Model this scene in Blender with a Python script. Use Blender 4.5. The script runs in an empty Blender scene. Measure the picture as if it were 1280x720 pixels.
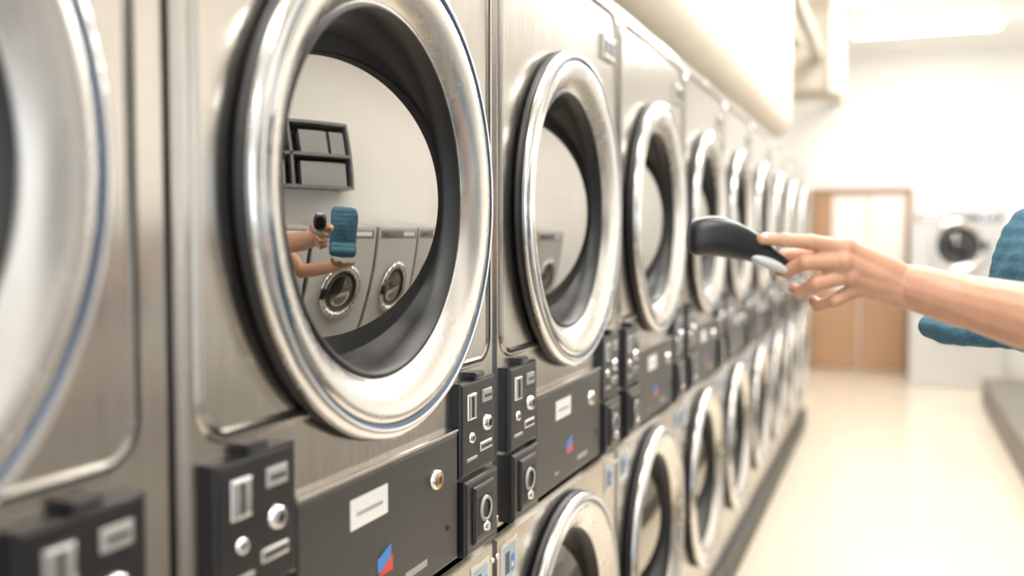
import bpy, math, random
from mathutils import Vector, Matrix
random.seed(4)
TH=math.radians(21.0); CT,ST=math.cos(TH),math.sin(TH)
CAMZ=1.5
scn=bpy.context.scene
scn.view_settings.view_transform='Standard'
scn.view_settings.look='None'
scn.view_settings.exposure=0.0

# ------------------------------------------------------------------ materials
def mat(name,color,rough=0.5,metal=0.0,noise=None,bump=None,var=0.0,coat=0,emit=None,sss=0,aniso=0,rvar=0.0,scale=(1,1,1)):
    m=bpy.data.materials.new(name); m.use_nodes=True
    nt=m.node_tree; b=nt.nodes['Principled BSDF']
    b.inputs['Base Color'].default_value=(*color,1)
    b.inputs['Roughness'].default_value=rough
    b.inputs['Metallic'].default_value=metal
    if coat: b.inputs['Coat Weight'].default_value=coat; b.inputs['Coat Roughness'].default_value=0.08
    if sss:
        b.inputs['Subsurface Weight'].default_value=sss
        b.inputs['Subsurface Radius'].default_value=(1.0,0.35,0.2)
        b.inputs['Subsurface Scale'].default_value=0.006
    if emit:
        b.inputs['Emission Color'].default_value=(*emit[0],1); b.inputs['Emission Strength'].default_value=emit[1]
    if noise:
        tc=nt.nodes.new('ShaderNodeTexCoord'); mp=nt.nodes.new('ShaderNodeMapping')
        mp.inputs['Scale'].default_value=scale
        nt.links.new(tc.outputs['Object'],mp.inputs['Vector'])
        n=nt.nodes.new('ShaderNodeTexNoise'); n.inputs['Scale'].default_value=noise; n.inputs['Detail'].default_value=4
        nt.links.new(mp.outputs['Vector'],n.inputs['Vector'])
        if var:
            mx=nt.nodes.new('ShaderNodeMix'); mx.data_type='RGBA'
            mx.inputs[6].default_value=(*[max(0,c*(1-var)) for c in color],1)
            mx.inputs[7].default_value=(*[min(1,c*(1+var)) for c in color],1)
            nt.links.new(n.outputs['Fac'],mx.inputs[0]); nt.links.new(mx.outputs[2],b.inputs['Base Color'])
        if rvar:
            mr=nt.nodes.new('ShaderNodeMapRange'); mr.inputs['To Min'].default_value=max(0.02,rough-rvar); mr.inputs['To Max'].default_value=rough+rvar
            nt.links.new(n.outputs['Fac'],mr.inputs['Value']); nt.links.new(mr.outputs['Result'],b.inputs['Roughness'])
        if bump:
            bp=nt.nodes.new('ShaderNodeBump'); bp.inputs['Strength'].default_value=bump; bp.inputs['Distance'].default_value=0.002
            nt.links.new(n.outputs['Fac'],bp.inputs['Height']); nt.links.new(bp.outputs['Normal'],b.inputs['Normal'])
    return m
STEEL=mat('brushed_steel_panel',(0.53,0.505,0.47),0.22,1.0,noise=6,var=0.12,rvar=0.07,bump=0.06,scale=(1,12,1.0))
RING=mat('brushed_steel_ring',(0.75,0.735,0.71),0.26,1.0,noise=30,var=0.07,rvar=0.06)
CHROME=mat('chrome',(0.80,0.81,0.83),0.12,1.0)
GROOVE=mat('blue_steel_groove',(0.13,0.18,0.28),0.25,0.8)
RUBBER=mat('black_rubber',(0.007,0.007,0.008),0.45)
BLACK=mat('black_plastic',(0.010,0.010,0.012),0.30,noise=60,bump=0.05,coat=0.1)
PLATE=mat('dark_grey_enamel',(0.060,0.060,0.058),0.35,0.3,noise=40,bump=0.03)
DARK=mat('dark_gap',(0.02,0.02,0.02),0.6)
DRUM=mat('drum_steel',(0.20,0.20,0.20),0.35,0.9,noise=20,var=0.2)
WHITE=mat('label_white',(0.8,0.8,0.78),0.5)
GLYPH=mat('worn_white_print',(0.36,0.36,0.34),0.4)
BLUE=mat('sticker_blue',(0.05,0.22,0.6),0.4)
RED=mat('sticker_red',(0.7,0.05,0.03),0.4)
COPPER=mat('worn_brass',(0.6,0.42,0.25),0.3,1.0)
LBLUE=mat('sticker_pale_blue',(0.42,0.52,0.60),0.4)
WALL=mat('white_paint',(0.93,0.92,0.90),0.7,noise=3,var=0.02)
CREAM=mat('cream_plaster',(0.72,0.655,0.56),0.75,noise=4,var=0.06,bump=0.25)
CEIL=mat('ceiling_paint',(0.91,0.90,0.87),0.8,noise=2,var=0.02)
WOOD=mat('oak_veneer',(0.44,0.26,0.15),0.45,noise=5,var=0.2,scale=(8,8,0.8))
WOODF=mat('oak_frame',(0.36,0.23,0.14),0.45,noise=5,var=0.2,scale=(8,8,0.8))
FROST=mat('frosted_panel',(0.88,0.86,0.82),0.35)
CONC=mat('dark_concrete',(0.16,0.145,0.125),0.45,noise=12,var=0.3,bump=0.2)
KICK=mat('black_kick_base',(0.035,0.033,0.03),0.5)
WASHW=mat('washer_enamel',(0.58,0.57,0.56),0.35,0.2)
SHELF=mat('grey_shelf_laminate',(0.20,0.20,0.21),0.5)
BOXG=mat('grey_storage_box',(0.33,0.33,0.33),0.6)
DUCT=mat('duct_metal_painted',(0.50,0.45,0.38),0.5,0.1,noise=3,var=0.1)
LIGHT=mat('fluorescent_diffuser',(1,1,1),0.5,emit=((1.0,0.972,0.92),31.0))
SKIN=mat('skin',(0.58,0.31,0.20),0.42,noise=45,var=0.14,bump=0.35,sss=0.12)
NAIL=mat('nail',(0.80,0.55,0.46),0.22,coat=0.3)
TEE=mat('blue_cotton_tshirt',(0.035,0.12,0.19),0.85,noise=120,bump=0.3,var=0.1)
JEANS=mat('dark_jeans',(0.04,0.055,0.10),0.85,noise=150,bump=0.3,var=0.2)
HAIR=mat('brown_hair',(0.05,0.028,0.016),0.5,noise=60,bump=0.6,scale=(1,1,0.2))
SHOE=mat('shoe_leather',(0.06,0.05,0.05),0.5)
EYE=mat('eye_white',(0.8,0.8,0.8),0.2); IRIS=mat('iris_brown',(0.06,0.03,0.01),0.2); LIP=mat('lips',(0.55,0.22,0.18),0.4)
TOWEL=mat('blue_cotton_terry',(0.055,0.155,0.225),0.95,noise=160,bump=0.8,var=0.5)
SCAN=mat('scanner_black_gloss',(0.005,0.006,0.009),0.38,coat=0.1)
SILV=mat('scanner_white_trim',(0.60,0.61,0.62),0.3,0.1)

FLOOR=mat('cream_vinyl_floor',(0.70,0.615,0.50),0.22,noise=1.3,var=0.05)

# door glass : thin smoked sheet (clear + surface reflection)
GLASS=bpy.data.materials.new('door_glass'); GLASS.use_nodes=True
nt=GLASS.node_tree; nt.nodes.clear()
out=nt.nodes.new('ShaderNodeOutputMaterial'); mx=nt.nodes.new('ShaderNodeMixShader')
tr=nt.nodes.new('ShaderNodeBsdfTransparent'); tr.inputs[0].default_value=(0.55,0.58,0.59,1)
gl=nt.nodes.new('ShaderNodeBsdfGlossy'); gl.inputs['Roughness'].default_value=0.02; gl.inputs['Color'].default_value=(0.47,0.46,0.44,1)
lw=nt.nodes.new('ShaderNodeFresnel'); lw.inputs[0].default_value=2.2
nt.links.new(lw.outputs[0],mx.inputs[0]); nt.links.new(tr.outputs[0],mx.inputs[1]); nt.links.new(gl.outputs[0],mx.inputs[2]); nt.links.new(mx.outputs[0],out.inputs[0])

# ------------------------------------------------------------------ mesh builder
class MB:
    def __init__(s): s.v=[]; s.f=[]; s.m=[]; s.sm=[]; s.mats=[]
    def mi(s,m):
        if m not in s.mats: s.mats.append(m)
        return s.mats.index(m)
    def face(s,idx,m,sm=False): s.f.append(idx); s.m.append(s.mi(m)); s.sm.append(sm)
    def box(s,x0,x1,y0,y1,z0,z1,m,c=0.0):
        """chamfer c on the +X face"""
        b=len(s.v)
        if c<=0:
            s.v+=[(x,y,z) for x in (x0,x1) for y in (y0,y1) for z in (z0,z1)]
            for q in ((0,1,3,2),(4,6,7,5),(0,4,5,1),(2,3,7,6),(0,2,6,4),(1,5,7,3)): s.face([b+i for i in q],m)
            return
        def rect(x,i): return [(x,y0+i,z0+i),(x,y1-i,z0+i),(x,y1-i,z1-i),(x,y0+i,z1-i)]
        s.v+=rect(x0,0)+rect(x1-c,0)+rect(x1-c*0.3,c*0.3)+rect(x1,c)
        s.face([b,b+3,b+2,b+1],m)
        for k in range(3):
            for i in range(4):
                j=(i+1)%4; s.face([b+4*k+i,b+4*k+j,b+4*k+4+j,b+4*k+4+i],m)
        s.face([b+12,b+13,b+14,b+15],m)
    def lathe(s,prof,cy,cz,seg=96,close=None):
        """prof: list of (x,r,material-for-next-segment)"""
        b=len(s.v)
        for (x,r,m) in prof:
            for k in range(seg):
                a=2*math.pi*k/seg; s.v.append((x,cy+r*math.cos(a),cz+r*math.sin(a)))
        for i in range(len(prof)-1):
            for k in range(seg):
                j=(k+1)%seg
                s.face([b+i*seg+k,b+(i+1)*seg+k,b+(i+1)*seg+j,b+i*seg+j],prof[i][2],True)
        if close: s.face([b+(len(prof)-1)*seg+k for k in reversed(range(seg))],close,False)
    def holed(s,y0,y1,z0,z1,cy,cz,r,m,e=0.006,x=0.0):
        """front sheet (plane x) with a round hole and folded edges"""
        angs=[2*math.pi*k/96 for k in range(96)]
        for (yy,zz) in ((y0,z0),(y1,z0),(y1,z1),(y0,z1)): angs.append(math.atan2(zz-cz,yy-cy)%(2*math.pi))
        angs=sorted(set(round(a,6) for a in angs)); n=len(angs); b=len(s.v)
        def hit(a,i):
            dy,dz=math.cos(a),math.sin(a); t=1e9
            if dy>1e-9: t=min(t,(y1-cy)/dy)
            if dy<-1e-9: t=min(t,(y0-cy)/dy)
            if dz>1e-9: t=min(t,(z1-cz)/dz)
            if dz<-1e-9: t=min(t,(z0-cz)/dz)
            Y=cy+t*dy; Z=cz+t*dz
            return (min(max(Y,y0+i),y1-i),min(max(Z,z0+i),z1-i))
        for a in angs: s.v.append((x,cy+r*math.cos(a),cz+r*math.sin(a)))
        for a in angs: h=hit(a,e); s.v.append((x,h[0],h[1]))
        for a in angs: h=hit(a,0); s.v.append((x-e,h[0],h[1]))
        for i in range(2):
            for k in range(n):
                j=(k+1)%n; s.face([b+i*n+k,b+(i+1)*n+k,b+(i+1)*n+j,b+i*n+j],m)
    def rrect(s,y0,y1,z0,z1,rad,prof):
        """rounded-rectangle moulding; prof: list of (inset, x, mat)"""
        b=len(s.v); K=10; n=None
        for (ins,x,m) in prof:
            r_=max(rad-ins,.001); pts=[]
            for (cy,cz,a0) in ((y1-ins-r_,z1-ins-r_,0),(y0+ins+r_,z1-ins-r_,90),(y0+ins+r_,z0+ins+r_,180),(y1-ins-r_,z0+ins+r_,270)):
                for i in range(K+1):
                    a=math.radians(a0+90*i/K); pts.append((x,cy+r_*math.cos(a),cz+r_*math.sin(a)))
            n=len(pts); s.v+=pts
        for i in range(len(prof)-1):
            for k in range(n):
                j=(k+1)%n; s.face([b+i*n+k,b+i*n+j,b+(i+1)*n+j,b+(i+1)*n+k],prof[i][2])
    def mesh(s,name):
        me=bpy.data.meshes.new(name); me.from_pydata(s.v,[],s.f)
        for m in s.mats: me.materials.append(m)
        me.polygons.foreach_set('material_index',s.m); me.polygons.foreach_set('use_smooth',s.sm)
        me.update(); return me
def obj(name,data,parent=None,loc=(0,0,0)):
    o=bpy.data.objects.new(name,data); scn.collection.objects.link(o); o.location=loc
    if parent: o.parent=parent
    return o
def simple(name,boxes,m,parent=None,loc=(0,0,0)):
    mb=MB()
    for b in boxes: mb.box(*b,m)
    return obj(name,mb.mesh(name),parent,loc)

# ------------------------------------------------------------------ room
XW,XR=-1.65,2.45; Y0,Y1=-3.2,11.9; H=3.55
simple('floor',[(XW-.1,XR+.1,Y0-.1,Y1+.1,-0.1,0)],FLOOR)
simple('ceiling',[(XW-.1,XR+.1,Y0-.1,Y1+.1,H,H+.1)],CEIL)
simple('wall_left',[(XW-.1,XW,Y0,Y1,0,H)],WALL)
simple('wall_right',[(XR,XR+.1,Y0,Y1,0,H)],WALL)
simple('wall_back',[(XW-.1,XR+.1,Y1,Y1+.1,0,H)],WALL)
simple('wall_front',[(XW,XR,Y0-.1,Y0,0,0.5),(XW,XR,Y0-.1,Y0,2.7,H),(XW,-1.2,Y0-.1,Y0,.5,2.7),(2.0,XR,Y0-.1,Y0,.5,2.7)],WALL)
simple('added_window_1',[(-1.2,2.0,Y0-.08,Y0-.02,.5,.56),(-1.2,2.0,Y0-.08,Y0-.02,2.64,2.7),(-1.2,-1.14,Y0-.08,Y0-.02,.5,2.7),(1.94,2.0,Y0-.08,Y0-.02,.5,2.7),(0.37,0.43,Y0-.08,Y0-.02,.56,2.64)],DUCT)  # unseen storefront frame, its opening added to bring daylight in
simple('baseboard_back',[(1.1,XR,Y1-.015,Y1,0,.10),(XW,-.90,Y1-.015,Y1,0,.10)],FROST)
w=bpy.data.worlds.new('World'); scn.world=w; w.use_nodes=True
w.node_tree.nodes['Background'].inputs[0].default_value=(0.75,0.87,1.0,1); w.node_tree.nodes['Background'].inputs[1].default_value=3.2

# bulkhead over the dryers (rounded, plastered)
mb=MB(); sec=[]
x0,x1,z0,z1=-1.6,-0.615,2.13,H; r=0.14
sec=[(x0,z0)]+[(x1-r+r*math.sin(a),z0+r-r*math.cos(a)) for a in [i*math.pi/16 for i in range(9)]]+[(x1,z1),(x0,z1)]
ys=[-1.0]+[6.65-r+r*math.sin(i*math.pi/16) for i in range(9)]
ins=[0]+[r-r*math.cos(i*math.pi/16) for i in range(9)]
n=len(sec)
for yy,ii in zip(ys,ins):
    for (x,z) in sec: mb.v.append((x-ii if x>x0+.1 else x,yy,z))
for k in range(len(ys)-1):
    for i in range(n):
        j=(i+1)%n; mb.face([k*n+i,k*n+j,(k+1)*n+j,(k+1)*n+i],CREAM,True)
mb.face(list(range(n)),CREAM); mb.face([(len(ys)-1)*n+i for i in range(n)],CREAM)
obj('bulkhead',mb.mesh('bulkhead'))
e=obj('ventilation_duct',None)
simple('duct_box',[(XW,-.47,8.9,9.7,2.78,H)],DUCT,e)
simple('duct_flange',[(-.53,-.44,8.86,9.74,2.74,H)],CREAM,e)
simple('duct_seams',[(-1.2,-1.15,8.87,8.9,2.76,H),(-.9,-.85,8.87,8.9,2.76,H)],CREAM,e)
def pipe(name,p0,p1,r,m,parent=None):
    cu=bpy.data.curves.new(name,'CURVE'); cu.dimensions='3D'; cu.bevel_depth=r; cu.bevel_resolution=4
    sp=cu.splines.new('POLY'); sp.points.add(1); sp.points[0].co=(*p0,1); sp.points[1].co=(*p1,1)
    cu.materials.append(m); return obj(name,cu,parent)
e=obj('ceiling_pipes',None)
pipe('pipe_a',(-.62,6.6,3.05),(-.62,11.9,3.05),.05,DUCT,e)
pipe('pipe_b',(-.78,6.6,3.2),(-.78,11.9,3.2),.035,CREAM,e)

def fixture(y,x=0.25):
    e=obj('ceiling_light_fixture',None,None,(x,y,H))
    simple('housing',[(-.66,.66,-.17,.17,-.05,0)],CEIL,e)
    simple('diffuser',[(-.63,.63,-.15,.15,-.085,-.05)],LIGHT,e)
for y in (-1.7,.3,2.1,3.6,5.0,6.2,7.4,8.7,10.2): fixture(y)

# back door
e=obj('door_1',None,None,(-.35,Y1,0))
simple('frame',[(-.54,-.47,-.06,0,0,2.07),(.47,.54,-.06,0,0,2.07),(-.47,.47,-.06,0,2.0,2.07)],WOODF,e)
simple('leaf_wood',[(-.47,-.01,-.035,0,.02,.92),(.01,.47,-.035,0,.02,.92),(-.47,-.30,-.035,0,.92,2.0)],WOOD,e)
simple('glazing',[(-.30,.06,-.03,0,.92,2.0),(.10,.47,-.03,0,.92,2.0)],FROST,e)
simple('mullion',[(.06,.10,-.04,0,.92,2.0)],CREAM,e)
simple('handles',[(-.06,-.04,-.08,-.035,.85,1.1)],CHROME,e)

simple('washer_plinth',[(.775,XR-.005,-2.5,9.9,0,.24)],CONC)
def shelf(y):
    e=obj('wall_shelf',None,None,(XR,y,0))
    b=[(-.40,-.002,-.8,-.77,1.75,2.45),(-.40,-.002,.77,.8,1.75,2.45),(-.03,-.002,-.77,.77,1.75,2.45)]
    for z in (1.75,2.08,2.42): b.append((-.40,-.03,-.77,.77,z,z+.03))
    b.append((-.40,-.03,-.015,.015,1.78,2.42))
    simple('carcass',b,SHELF,e)
    mb=MB()
    for (a,z,w_) in ((-.55,1.78,.36),(-.2,1.78,.22),(.40,1.78,.6),(.3,2.11,.35),(-.4,2.11,.6),(.62,2.11,.2)): mb.box(-.36,-.08,a-w_/2,a+w_/2,z,z+.24,BOXG)
    obj('storage_boxes',mb.mesh('boxes'),e)
for y in (-.3,1.72): shelf(y)

# ------------------------------------------------------------------ washers
def make_washer(name,loc,rot,W,Ht,doors,R,splits=None):
    e=obj(name,None,None,loc); e.rotation_euler=(0,0,rot)
    mb=MB()
    mb.box(-.75,-.02,-W/2,W/2,0,Ht,WASHW)
    n=len(doors); sp=splits or [0,Ht]
    for i,dz in enumerate(doors):
        a,b_=sp[i],sp[i+1]
        mb.holed(-W/2+.003,W/2-.003,a+.003,b_-.003,0,dz,R*.8,WASHW)
        mb.box(-.02,.010,-W/2+.04,W/2-.04,b_-.10,b_-.03,SHELF,.006)
        mb.box(.010,.016,-W/2+.08,-W/2+.35,b_-.085,b_-.045,WHITE,.002)
        for k in range(3): mb.box(.010,.020,W/2-.12-.06*k,W/2-.08-.06*k,b_-.085,b_-.045,CHROME,.003)
    obj('cabinet',mb.mesh('washer_cabinet'),e)
    for dz in doors:
        d=MB()
        d.lathe([(0,R*1.0,RUBBER),(.02,R*1.02,CHROME),(.05,R,CHROME),(.06,R*.93,RING),(.045,R*.75,RUBBER),(.01,R*.68,RUBBER),(0,R*.62,GLASS),(.03,R*.35,GLASS),(.04,R*.02,GLASS)],0,dz,64,GLASS)
        d.lathe([(-.0,R*.66,DRUM),(-.018,R*.6,DRUM)],0,dz,48,DARK)
        d.box(.045,.085,R*.78,R*1.0,dz-.05,dz+.05,BLACK,.01)
        obj('door',d.mesh('washer_door'),e)
make_washer('stacked_washer',(.61,10.95,0),-math.pi/2,.87,1.78,[.74,1.43],.27,[0,1.08,1.78])
for i in range(7):
    make_washer('front_load_washer',(1.6,-1.2+.86*i,.24),math.pi,.82,1.15,[.55],.26)

# ------------------------------------------------------------------ stacked dryers
P=.83; CY=P/2; ZU,ZL=1.562,.614; R=.33
def door_mesh(name,cz):
    d=MB()
    d.lathe([(-.002,.318,RUBBER),(.004,.331,RUBBER),(.010,.334,RUBBER),(.013,.326,RUBBER),(.017,.326,RUBBER),(.0185,.331,CHROME),(.022,.333,RING),(.028,.332,CHROME),
             (.033,.328,CHROME),(.036,.321,CHROME),(.035,.317,GROOVE),(.031,.314,GROOVE),(.031,.309,CHROME),(.0355,.306,RING),(.034,.296,RING),
             (.028,.282,RING),(.018,.266,RING),(.008,.256,CHROME),(.004,.252,RUBBER),(.009,.249,RUBBER),(.008,.244,RUBBER),(-.012,.242,RUBBER),(-.018,.236,RUBBER),(-.022,.238,RUBBER),(-.032,.230,RUBBER),(-.17,.228,RUBBER),(-.175,.21,RUBBER)],CY,cz,128)
    return d.mesh(name)
TILT=math.radians(19)
def glass_mesh(name,cz,sag=.026):
    g=MB(); pr=[]; R0=.227; rc=(R0**2+sag**2)/(2*sag)
    for i in range(21):
        r=R0*(1-i/20)+.002; pr.append((-.092+math.sqrt(max(rc*rc-r*r,0))-(rc-sag),r,GLASS))
    g.lathe(pr,CY,cz,96,GLASS); g.sm[-1]=True
    g.v=[(x+math.tan(TILT)*(y-CY),y,z) for (x,y,z) in g.v]   # made-up lean of the pane, steers the hand's reflection into view
    return g.mesh(name)
def drum_mesh(name,cz):
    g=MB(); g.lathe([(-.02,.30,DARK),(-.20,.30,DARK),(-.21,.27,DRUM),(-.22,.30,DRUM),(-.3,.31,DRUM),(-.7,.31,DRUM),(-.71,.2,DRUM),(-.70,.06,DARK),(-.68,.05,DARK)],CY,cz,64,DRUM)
    for k in range(3):
        a=2*math.pi*k/3+.5; c,s_=math.cos(a),math.sin(a); b0=len(g.v)
        for x in (-.22,-.68):
            for (rr,t) in ((.31,-.04),(.25,0),(.31,.04)): g.v.append((x,CY+rr*c-t*s_,cz+rr*s_+t*c))
        g.face([b0,b0+3,b0+4,b0+1],DRUM); g.face([b0+1,b0+4,b0+5,b0+2],DRUM); g.face([b0,b0+1,b0+2],DRUM)
    return g.mesh(name)
body=MB()
body.box(-.9,-.05,.002,P-.002,.14,.147,STEEL)
for (a,b_) in ((.002,.006),(P-.006,P-.002)): body.box(-.9,-.006,a,b_,.15,2.09,STEEL)
body.box(-.9,-.006,.006,P-.006,2.085,2.09,STEEL)
body.box(-.9,-.88,.006,P-.006,.15,2.085,DARK)
body.box(-.9,-.05,.006,P-.006,.955,.965,DARK)
body.holed(.004,P-.004,.975,2.09,CY,ZU,.30,STEEL,.008)
body.holed(.004,P-.004,.15,.965,CY,ZL,.30,STEEL,.008)
body.rrect(.022,P-.022,1.285,2.06,.05,[(0,.0002,STEEL),(.003,.004,STEEL),(.006,.004,DARK),(.0075,.0012,DARK),(.0105,.0012,STEEL),(.012,.003,STEEL),(.016,.0003,STEEL)])
body.box(-.012,-.010,.0,P,.15,.16,DARK)
base=MB(); base.box(-.85,.03,0,P,0,.145,KICK,.01)
cs=MB()
def module(y0,flip):
    y1=y0+.145
    cs.box(0,.016,y0,y1,1.115,1.268,BLACK,.005)
    cs.box(0,.022,y0+.004,y1-.004,.985,1.108,BLACK,.005)
    cs.box(0,.019,y0+.055,y0+.09,1.268,1.280,BLACK,.004)
    cs.box(.016,.020,y0+.022,y0+.056,1.205,1.248,CHROME,.003)
    cs.box(.020,.0215,y0+.036,y0+.041,1.210,1.243,DARK,.0005)
    cs.box(.016,.019,y0+.085,y0+.124,1.226,1.248,GLYPH,.002)
    cs.box(.019,.0195,y0+.090,y0+.119,1.234,1.239,BLACK)
    cs.lathe([(.016,.014,CHROME),(.023,.012,CHROME),(.024,.007,DARK),(.021,.004,DARK)],y0+.103,1.190,24,DARK)
    cs.lathe([(.016,.009,CHROME),(.020,.008,CHROME),(.020,.004,DARK)],y0+.040,1.175,20,DARK)
    cs.box(.016,.0185,y0+.02,y0+.06,1.138,1.143,GLYPH,.001)
    cs.box(.016,.0185,y0+.075,y0+.125,1.145,1.160,CHROME,.002)
    cs.box(.0185,.019,y0+.080,y0+.120,1.150,1.155,DARK)
    cs.box(.022,.027,y0+.03,y1-.03,1.000,1.094,BLACK,.004)
    cs.box(.027,.0275,y0+.042,y1-.042,1.012,1.075,DARK)
    cs.lathe([(.0275,.022,GLYPH),(.032,.020,GLYPH),(.030,.016,BLACK),(.0278,.015,BLACK)],y0+.072,1.052,24,BLACK)
    cs.lathe([(.0278,.009,CHROME),(.034,.007,CHROME)],y0+.072,1.022,20,CHROME)
module(.035,0); module(P-.18,1)
cs.box(0,.012,.185,P-.185,.988,1.192,PLATE,.005)
cs.box(0,.013,.185,P-.185,1.192,1.198,STEEL,.002)
LY,LZ=.022,.010
cs.box(.012,.0128,.285+LY,.385+LY,1.115+LZ,1.155+LZ,WHITE)
cs.box(.0128,.0131,.300+LY,.370+LY,1.131+LZ,1.136+LZ,GLYPH)
cs.lathe([(.012,.016,CHROME),(.020,.014,COPPER),(.021,.006,COPPER)],.560,1.135,32,DARK)
cs.lathe([(.012,.006,DARK),(.014,.005,DARK)],.605,1.05,16,DARK)
QY,QZ=.030,.018
cs.box(.012,.0128,.348+QY,.385+QY,1.030+QZ,1.050+QZ,BLUE); b0=len(cs.v)
cs.v+=[(.0132,.343+QY,1.024+QZ),(.0132,.39+QY,1.024+QZ),(.0132,.39+QY,1.046+QZ)]; cs.face([b0,b0+1,b0+2],RED)
b0=len(cs.v); cs.v+=[(.0132,.348+QY,1.050+QZ),(.0132,.385+QY,1.050+QZ),(.0132,.385+QY,1.062+QZ)]; cs.face([b0,b0+1,b0+2],BLUE)
cs.box(.012,.0125,.46,.53,1.012,1.022,GLYPH); cs.box(.012,.0125,.30,.325,1.012,1.018,GLYPH)
for y0 in (.028,P-.108):
    cs.box(0,.002,y0,y0+.08,.868,.945,RING,.001)
    cs.box(.002,.0024,y0+.008,y0+.072,.876,.937,LBLUE)
    cs.box(.0024,.0028,y0+.018,y0+.040,.884,.925,BLACK); cs.box(.0024,.0028,y0+.045,y0+.066,.884,.915,BLUE); cs.box(.0028,.003,y0+.05,y0+.06,.89,.90,WHITE)
cs.box(0,.008,P-.15,P-.05,1.93,1.99,STEEL,.004); cs.box(.008,.009,P-.14,P-.105,1.945,1.975,BLACK); cs.box(.008,.009,P-.095,P-.06,1.945,1.975,PLATE)
cs.box(0,.004,.36,.46,2.068,2.083,WHITE,.001)
for yy in (.012,P-.012):
    for zz in (1.0,2.06,.2,.93): cs.lathe([(0,.005,CHROME),(.003,.004,CHROME)],yy,zz,12,CHROME)
M_body=body.mesh('dryer_body'); M_base=base.mesh('dryer_base'); M_cs=cs.mesh('dryer_controls')
M_du,M_dl=door_mesh('door_up',ZU),door_mesh('door_lo',ZL)
M_gu,M_gl=glass_mesh('glass_up',ZU),glass_mesh('glass_lo',ZL)
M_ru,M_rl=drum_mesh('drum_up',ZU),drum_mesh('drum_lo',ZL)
XP=-.655; S0=-.04; GAP=.03
for n in range(-1,10):
    e=obj('stacked_dryer',None,None,(XP,S0+P*n-(GAP if n<1 else 0),0))
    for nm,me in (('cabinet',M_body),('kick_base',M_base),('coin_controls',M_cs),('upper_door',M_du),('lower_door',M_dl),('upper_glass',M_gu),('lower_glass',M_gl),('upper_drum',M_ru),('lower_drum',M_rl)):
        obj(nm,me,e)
simple('trim_1',[(XP-.9,XP-.012,S0+P-GAP+.003,S0+P-.003,0,2.085)],STEEL)

# ------------------------------------------------------------------ person
def W3(r,f,z): return Vector((r*CT-f*ST, r*ST+f*CT, CAMZ+z))
up=Vector((0,0,1)); fw=Vector((-ST,CT,0)); rt=Vector((CT,ST,0))
C0=(.94,.86)                       # where the person stands
DR,DF=-.5,.866; ER,EF=.866,.5      # facing direction and the person's right
PO=W3(C0[0],C0[1],-CAMZ)
def B3(r,f,z):
    a=1.16-r; b=f-1.36
    return W3(C0[0]+a*DR+b*ER, C0[1]+a*DF+b*EF, z)
brt=-(rt*DR+fw*DF); bfw=rt*ER+fw*EF
AB=Matrix((brt,bfw,up)).transposed()
person=obj('person',None,None,PO)
def sphere(mb,c,rad,m,axes=None,seg=20,rings=12):
    b0=len(mb.v); c=Vector(c)
    if not hasattr(rad,'__len__'): rad=(rad,)*3
    A=axes or Matrix.Identity(3)
    for i in range(rings+1):
        ph=math.pi*i/rings
        for k in range(seg):
            a=2*math.pi*k/seg
            mb.v.append(tuple(c+A@Vector((rad[0]*math.sin(ph)*math.cos(a),rad[1]*math.sin(ph)*math.sin(a),rad[2]*math.cos(ph)))))
    for i in range(rings):
        for k in range(seg):
            j=(k+1)%seg; mb.face([b0+i*seg+k,b0+(i+1)*seg+k,b0+(i+1)*seg+j,b0+i*seg+j],m,True)
def limb(mb,pts,m,step=0.25):
    for (p,r),(q,t) in zip(pts[:-1],pts[1:]):
        p=Vector(p);q=Vector(q); d=(q-p).length; n=max(2,int(d/(min(r,t)*step))+1)
        for i in range(n+1):
            u=i/n; sphere(mb,p.lerp(q,u),r*(1-u)+t*u,m,None,14,8)
def solid(name,mb,voxel,smooth=4,parent=person,fac=.5):
    mb.v=[tuple(Vector(v)-PO) for v in mb.v]
    o=obj(name,mb.mesh(name),parent)
    r=o.modifiers.new('union','REMESH'); r.mode='VOXEL'; r.voxel_size=voxel; r.use_smooth_shade=True
    s=o.modifiers.new('relax','SMOOTH'); s.iterations=smooth; s.factor=fac
    return o
S=1.3/1.2                          # hand size factor
K=1.3/1240
def h(x,y,df=0.0): return W3((x-640)*K,1.3+df*S,-(y-299)*K)
arm=MB()
wr=h(1140,358)
E1=W3(.765,1.08,-.132)
FA=[(wr,.0255*S),(W3(.580,1.267,-.079),.0335),(W3(.634,1.225,-.095),.0415),(W3(.705,1.155,-.114),.045),(E1,.042)]
limb(arm,FA,SKIN)
limb(arm,[(h(1140,352,-.004),.021*S),(W3(.580,1.265,-.073),.028)],SKIN); limb(arm,[(h(1140,366,.006),.021*S),(W3(.580,1.27,-.087),.028)],SKIN)
sphere(arm,h(1148,372,-.014),.014,SKIN)
sh=B3(1.16,1.20,-.115)
limb(arm,[(E1,.042),(E1.lerp(sh,.5),.047),(sh,.052)],SKIN)
MC={'index':h(1056,311,0),'middle':h(1052,327,-.005),'ring':h(1062,344,-.001),'little':h(1078,359,.007)}
for k,p in MC.items():
    off={'index':-6,'middle':0,'ring':6,'little':12}[k]
    limb(arm,[(h(1138,358+off),.018*S),(p,.0125*S)],SKIN)
    sphere(arm,p-fw*.002,.0140*S,SKIN)
limb(arm,[(h(1130,350,.010),.020*S),(h(1075,330,.012),.014*S)],SKIN)
limb(arm,[(h(1128,368,.014),.018*S),(h(1085,354,.018),.013*S)],SKIN)
def finger(pts):
    pts=[(p,r*S) for p,r in pts]
    limb(arm,pts,SKIN)
    for (p,r) in pts[1:-1]: sphere(arm,p,r*1.10,SKIN)
finger([(MC['index'],.0118),(h(1012,303,-.002),.0095),(h(980,300,.003),.0084),(h(954,299,.008),.0070)])
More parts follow.
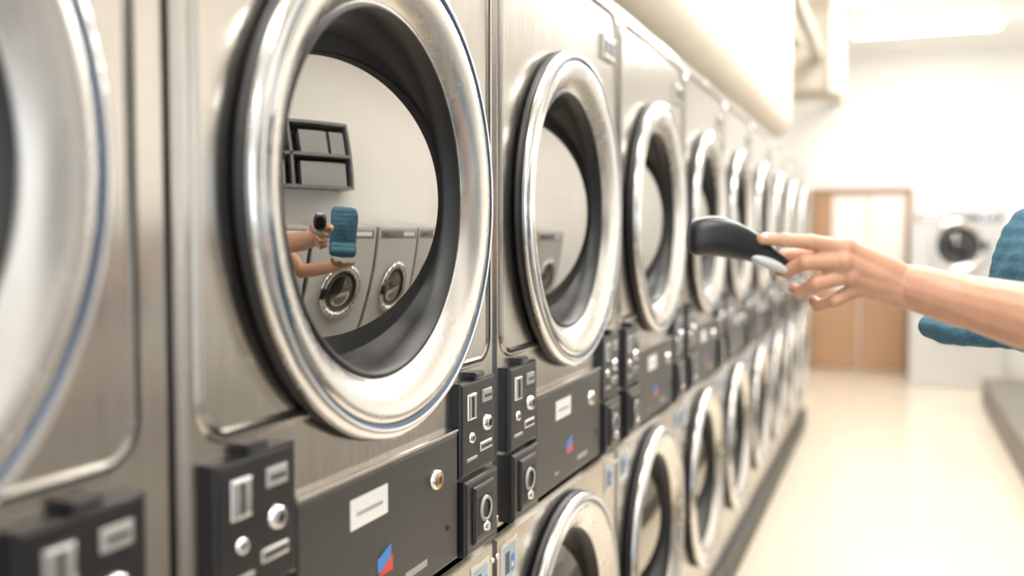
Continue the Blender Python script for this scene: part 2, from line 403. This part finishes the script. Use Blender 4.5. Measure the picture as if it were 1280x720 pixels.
finger([(MC['middle'],.0118),(h(1006,328,-.006),.0097),(h(988,340,.018),.0084),(h(982,340,.040),.0072)])
finger([(MC['ring'],.0114),(h(1020,354,-.003),.0094),(h(1006,367,.018),.0083),(h(1004,362,.040),.0070)])
finger([(MC['little'],.0104),(h(1046,376,.005),.0084),(h(1032,384,.022),.0075),(h(1030,378,.040),.0064)])
finger([(h(1118,342,.014),.017),(h(1075,322,.040),.0135),(h(1030,320,.052),.0112),(h(994,321,.050),.0090)])
solid('left_arm_and_hand',arm,.0022,3)
nl=MB()
def nail(c,n,d,w=.0054,l=.0068):
    n=Vector(n).normalized(); d=Vector(d); d=(d-n*d.dot(n)).normalized(); s_=n.cross(d)
    A=Matrix((d,s_,n)).transposed(); sphere(nl,c,(l,w,.0014),NAIL,A,14,8)
nn=(up*.75-fw*.65).normalized(); nail(h(958,299,.008)+nn*.0067,nn,-rt)
nn=(-rt*.9-fw*.2-up*.1).normalized(); nail(h(982,340,.037)+nn*.0071,nn,fw); nail(h(1004,363,.037)+nn*.0069,nn,fw)
nl.v=[tuple(Vector(v)-PO) for v in nl.v]; obj('fingernails',nl.mesh('nails'),person)
sk=MB()
hc=B3(1.14,1.36,.10)
limb(sk,[(B3(1.17,1.36,-.08),.058),(B3(1.16,1.36,.03),.055)],SKIN)
sphere(sk,hc+up*.03,(.088,.074,.100),SKIN,AB)
sphere(sk,hc-brt*.02-up*.045,(.068,.058,.066),SKIN,AB)
limb(sk,[(hc-brt*.085+up*.02,.010),(hc-brt*.108-up*.012,.012)],SKIN)
sphere(sk,hc-brt*.078-up*.082,.020,SKIN)
sphere(sk,hc-brt*.088-up*.047,(.010,.022,.009),SKIN,AB)
for sg in (-1,1): sphere(sk,hc+bfw*sg*.074+brt*.008,(.018,.009,.030),SKIN,AB)
rs=B3(1.16,1.54,-.115); re=W3(1.08,1.18,-.31); rw=W3(.90,1.42,-.235)
limb(sk,[(rs,.050),(re,.040),(re.lerp(rw,.35),.038),(rw,.026)],SKIN)
for k in range(4):
    q=W3(.87+.012*k,1.44+.012*k,-.225); limb(sk,[(rw,.016),(q,.012),(q+rt*-.03+fw*.02+up*.006,.0088),(q+rt*-.045+fw*.028+up*.022,.007)],SKIN)
limb(sk,[(rw,.015),(W3(.87,1.38,-.215),.012),(W3(.845,1.365,-.195),.009)],SKIN)
solid('head_and_right_arm',sk,.004,4)
hr=MB()
sphere(hr,hc+up*.055+brt*.018,(.098,.086,.088),HAIR,AB)
sphere(hr,hc+brt*.05-up*.02,(.060,.082,.085),HAIR,AB)
sphere(hr,hc+brt*.055-up*.11,(.045,.07,.09),HAIR,AB)
for sg in (-1,1): limb(hr,[(hc+bfw*sg*.066-brt*.02+up*.07,.026),(hc+bfw*sg*.082+brt*.015,.022),(hc+bfw*sg*.078+brt*.03-up*.10,.026)],HAIR)
solid('hair',hr,.006,3)
fc=MB()
for sg in (-1,1):
    c=hc-brt*.072+bfw*sg*.031+up*.012
    sphere(fc,c,.0115,EYE); sphere(fc,c-brt*.0075,.0055,IRIS)
    limb(fc,[(c+up*.020-bfw*.014-brt*.006,.003),(c+up*.023+bfw*.014-brt*.006,.003)],HAIR)
sphere(fc,hc-brt*.096-up*.047,(.004,.020,.006),LIP,AB)
fc.v=[tuple(Vector(v)-PO) for v in fc.v]; obj('face_features',fc.mesh('face'),person)
ts=MB()
for (z,a,b_) in ((-.14,.09,.17),(-.18,.10,.18),(-.22,.112,.185),(-.27,.114,.18),(-.32,.115,.17),(-.37,.112,.162),(-.42,.11,.155),(-.47,.111,.157),(-.52,.112,.16),(-.56,.116,.165),(-.60,.12,.17)):
    sphere(ts,B3(1.17,1.37,z),(a,b_,.09),TEE,AB)
limb(ts,[(B3(1.17,1.30,-.075),.055),(sh,.068),(sh.lerp(E1,.5),.062)],TEE)
limb(ts,[(B3(1.17,1.44,-.075),.055),(rs,.068),(rs.lerp(re,.45),.060)],TEE)
solid('tshirt',ts,.007,4)
tr_=MB()
sphere(tr_,B3(1.17,1.37,-.64),(.125,.172,.10),JEANS,AB)
for sg in (-1,1):
    limb(tr_,[(B3(1.17,1.37+sg*.09,-.68),.088),(B3(1.15,1.37+sg*.10,-1.05),.062),(B3(1.18,1.37+sg*.11,-1.42),.05)],JEANS,.4)
solid('jeans',tr_,.009,4)
so=MB()
for sg in (-1,1):
    limb(so,[(B3(1.20,1.37+sg*.11,-1.455),.042),(B3(1.06,1.37+sg*.12,-1.465),.033)],SHOE)
solid('shoes',so,.008,2)

# blue towels resting on the right hand
tw=MB(); TO=W3(.82,1.42,-.07)
def slab(r0,r1,z0,z1,f0,f1,rad):
    n=14
    for i in range(n+1):
        u=i/n; rr=r0+(r1-r0)*u; zz=z0+(z1-z0)*u+.003*math.sin(u*7)
        limb(tw,[(W3(rr,f0,zz),rad),(W3(rr,f1,zz),rad)],TOWEL,.6)
slab(.622,.95,-.130,-.168,1.37,1.47,.0190)
slab(.66,.95,-.122,-.145,1.37,1.47,.022)
for i in range(8):
    u=i/7; slab(.722+.040*u**2.2,.95,-.102+.124*u,-.105+.136*u,1.37,1.47,.023)
tw.v=[tuple(Vector(v)-TO) for v in tw.v]
o=obj('blue_towel_bundle',tw.mesh('towels'),None,TO)
m=o.modifiers.new('u','REMESH'); m.mode='VOXEL'; m.voxel_size=.004; m.use_smooth_shade=True
tx=bpy.data.textures.new('folds','CLOUDS'); tx.noise_scale=.08; tx.noise_depth=2
m=o.modifiers.new('d','DISPLACE'); m.texture=tx; m.strength=.016; m.mid_level=.5
m=o.modifiers.new('s','SMOOTH'); m.iterations=6

# handheld scanner, gripped by its tail
def loft(name,secs,m,parent,og,seg=28):
    mb=MB()
    for (c,a,b_,t) in secs:
        ax=(up*math.cos(t)+rt*math.sin(t))
        for k in range(seg):
            g=2*math.pi*k/seg; cc,ss=math.cos(g),math.sin(g)
            cc=math.copysign(abs(cc)**.8,cc); ss=math.copysign(abs(ss)**.8,ss)
            mb.v.append(tuple(c+ax*a*S*cc+fw*b_*S*ss-og))
    n=len(secs)
    for i in range(n-1):
        for k in range(seg):
            j=(k+1)%seg; mb.face([i*seg+k,(i+1)*seg+k,(i+1)*seg+j,i*seg+j],m,True)
    mb.face(list(range(seg)),m,True); mb.face([(n-1)*seg+k for k in range(seg)],m,True)
    o=obj(name,mb.mesh(name),parent); s=o.modifiers.new('s','SUBSURF'); s.levels=1; s.render_levels=2
    return o
sc=obj('handheld_scanner',None,None,h(920,300,.02)); og=h(920,300,.02)
D=.022
loft('shell',[(h(864,298,D),.006,.006,0),(h(865,298,D),.018,.014,0),(h(872,297,D),.0225,.019,0),(h(888,295,D),.0245,.021,0),(h(906,296,D),.0245,.021,.1),(h(924,301,D),.0225,.019,.25),(h(942,308,D),.019,.017,.4),(h(958,316,D),.014,.015,.5),(h(974,324,D),.010,.013,.6),(h(988,331,D),.0075,.011,.6),(h(992,333,D),.003,.005,.6)],SCAN,sc,og)
loft('trim',[(h(940,321,D-.004),.002,.008,.3),(h(946,322,D-.004),.005,.0155,.35),(h(957,326,D-.004),.007,.0165,.45),(h(970,331,D-.004),.007,.0155,.55),(h(984,338,D-.004),.005,.013,.6),(h(990,342,D-.004),.002,.008,.6)],SILV,sc,og)
loft('top_rim',[(h(868,277,D),.001,.006,0),(h(876,273.5,D),.0018,.011,0),(h(892,271,D),.002,.012,0),(h(908,272.5,D),.0018,.011,.1),(h(920,277,D),.001,.006,.2)],SILV,sc,og)

# ------------------------------------------------------------------ camera
cd=bpy.data.cameras.new('Camera'); cam=bpy.data.objects.new('Camera',cd); scn.collection.objects.link(cam)
cam.location=(0,0,CAMZ); cam.rotation_euler=(math.radians(90-2.82),0,TH)
cd.sensor_width=36; cd.lens=1240/1280*36; cd.clip_start=.02
cd.dof.use_dof=True; cd.dof.focus_distance=1.6; cd.dof.aperture_fstop=1.6
scn.camera=cam
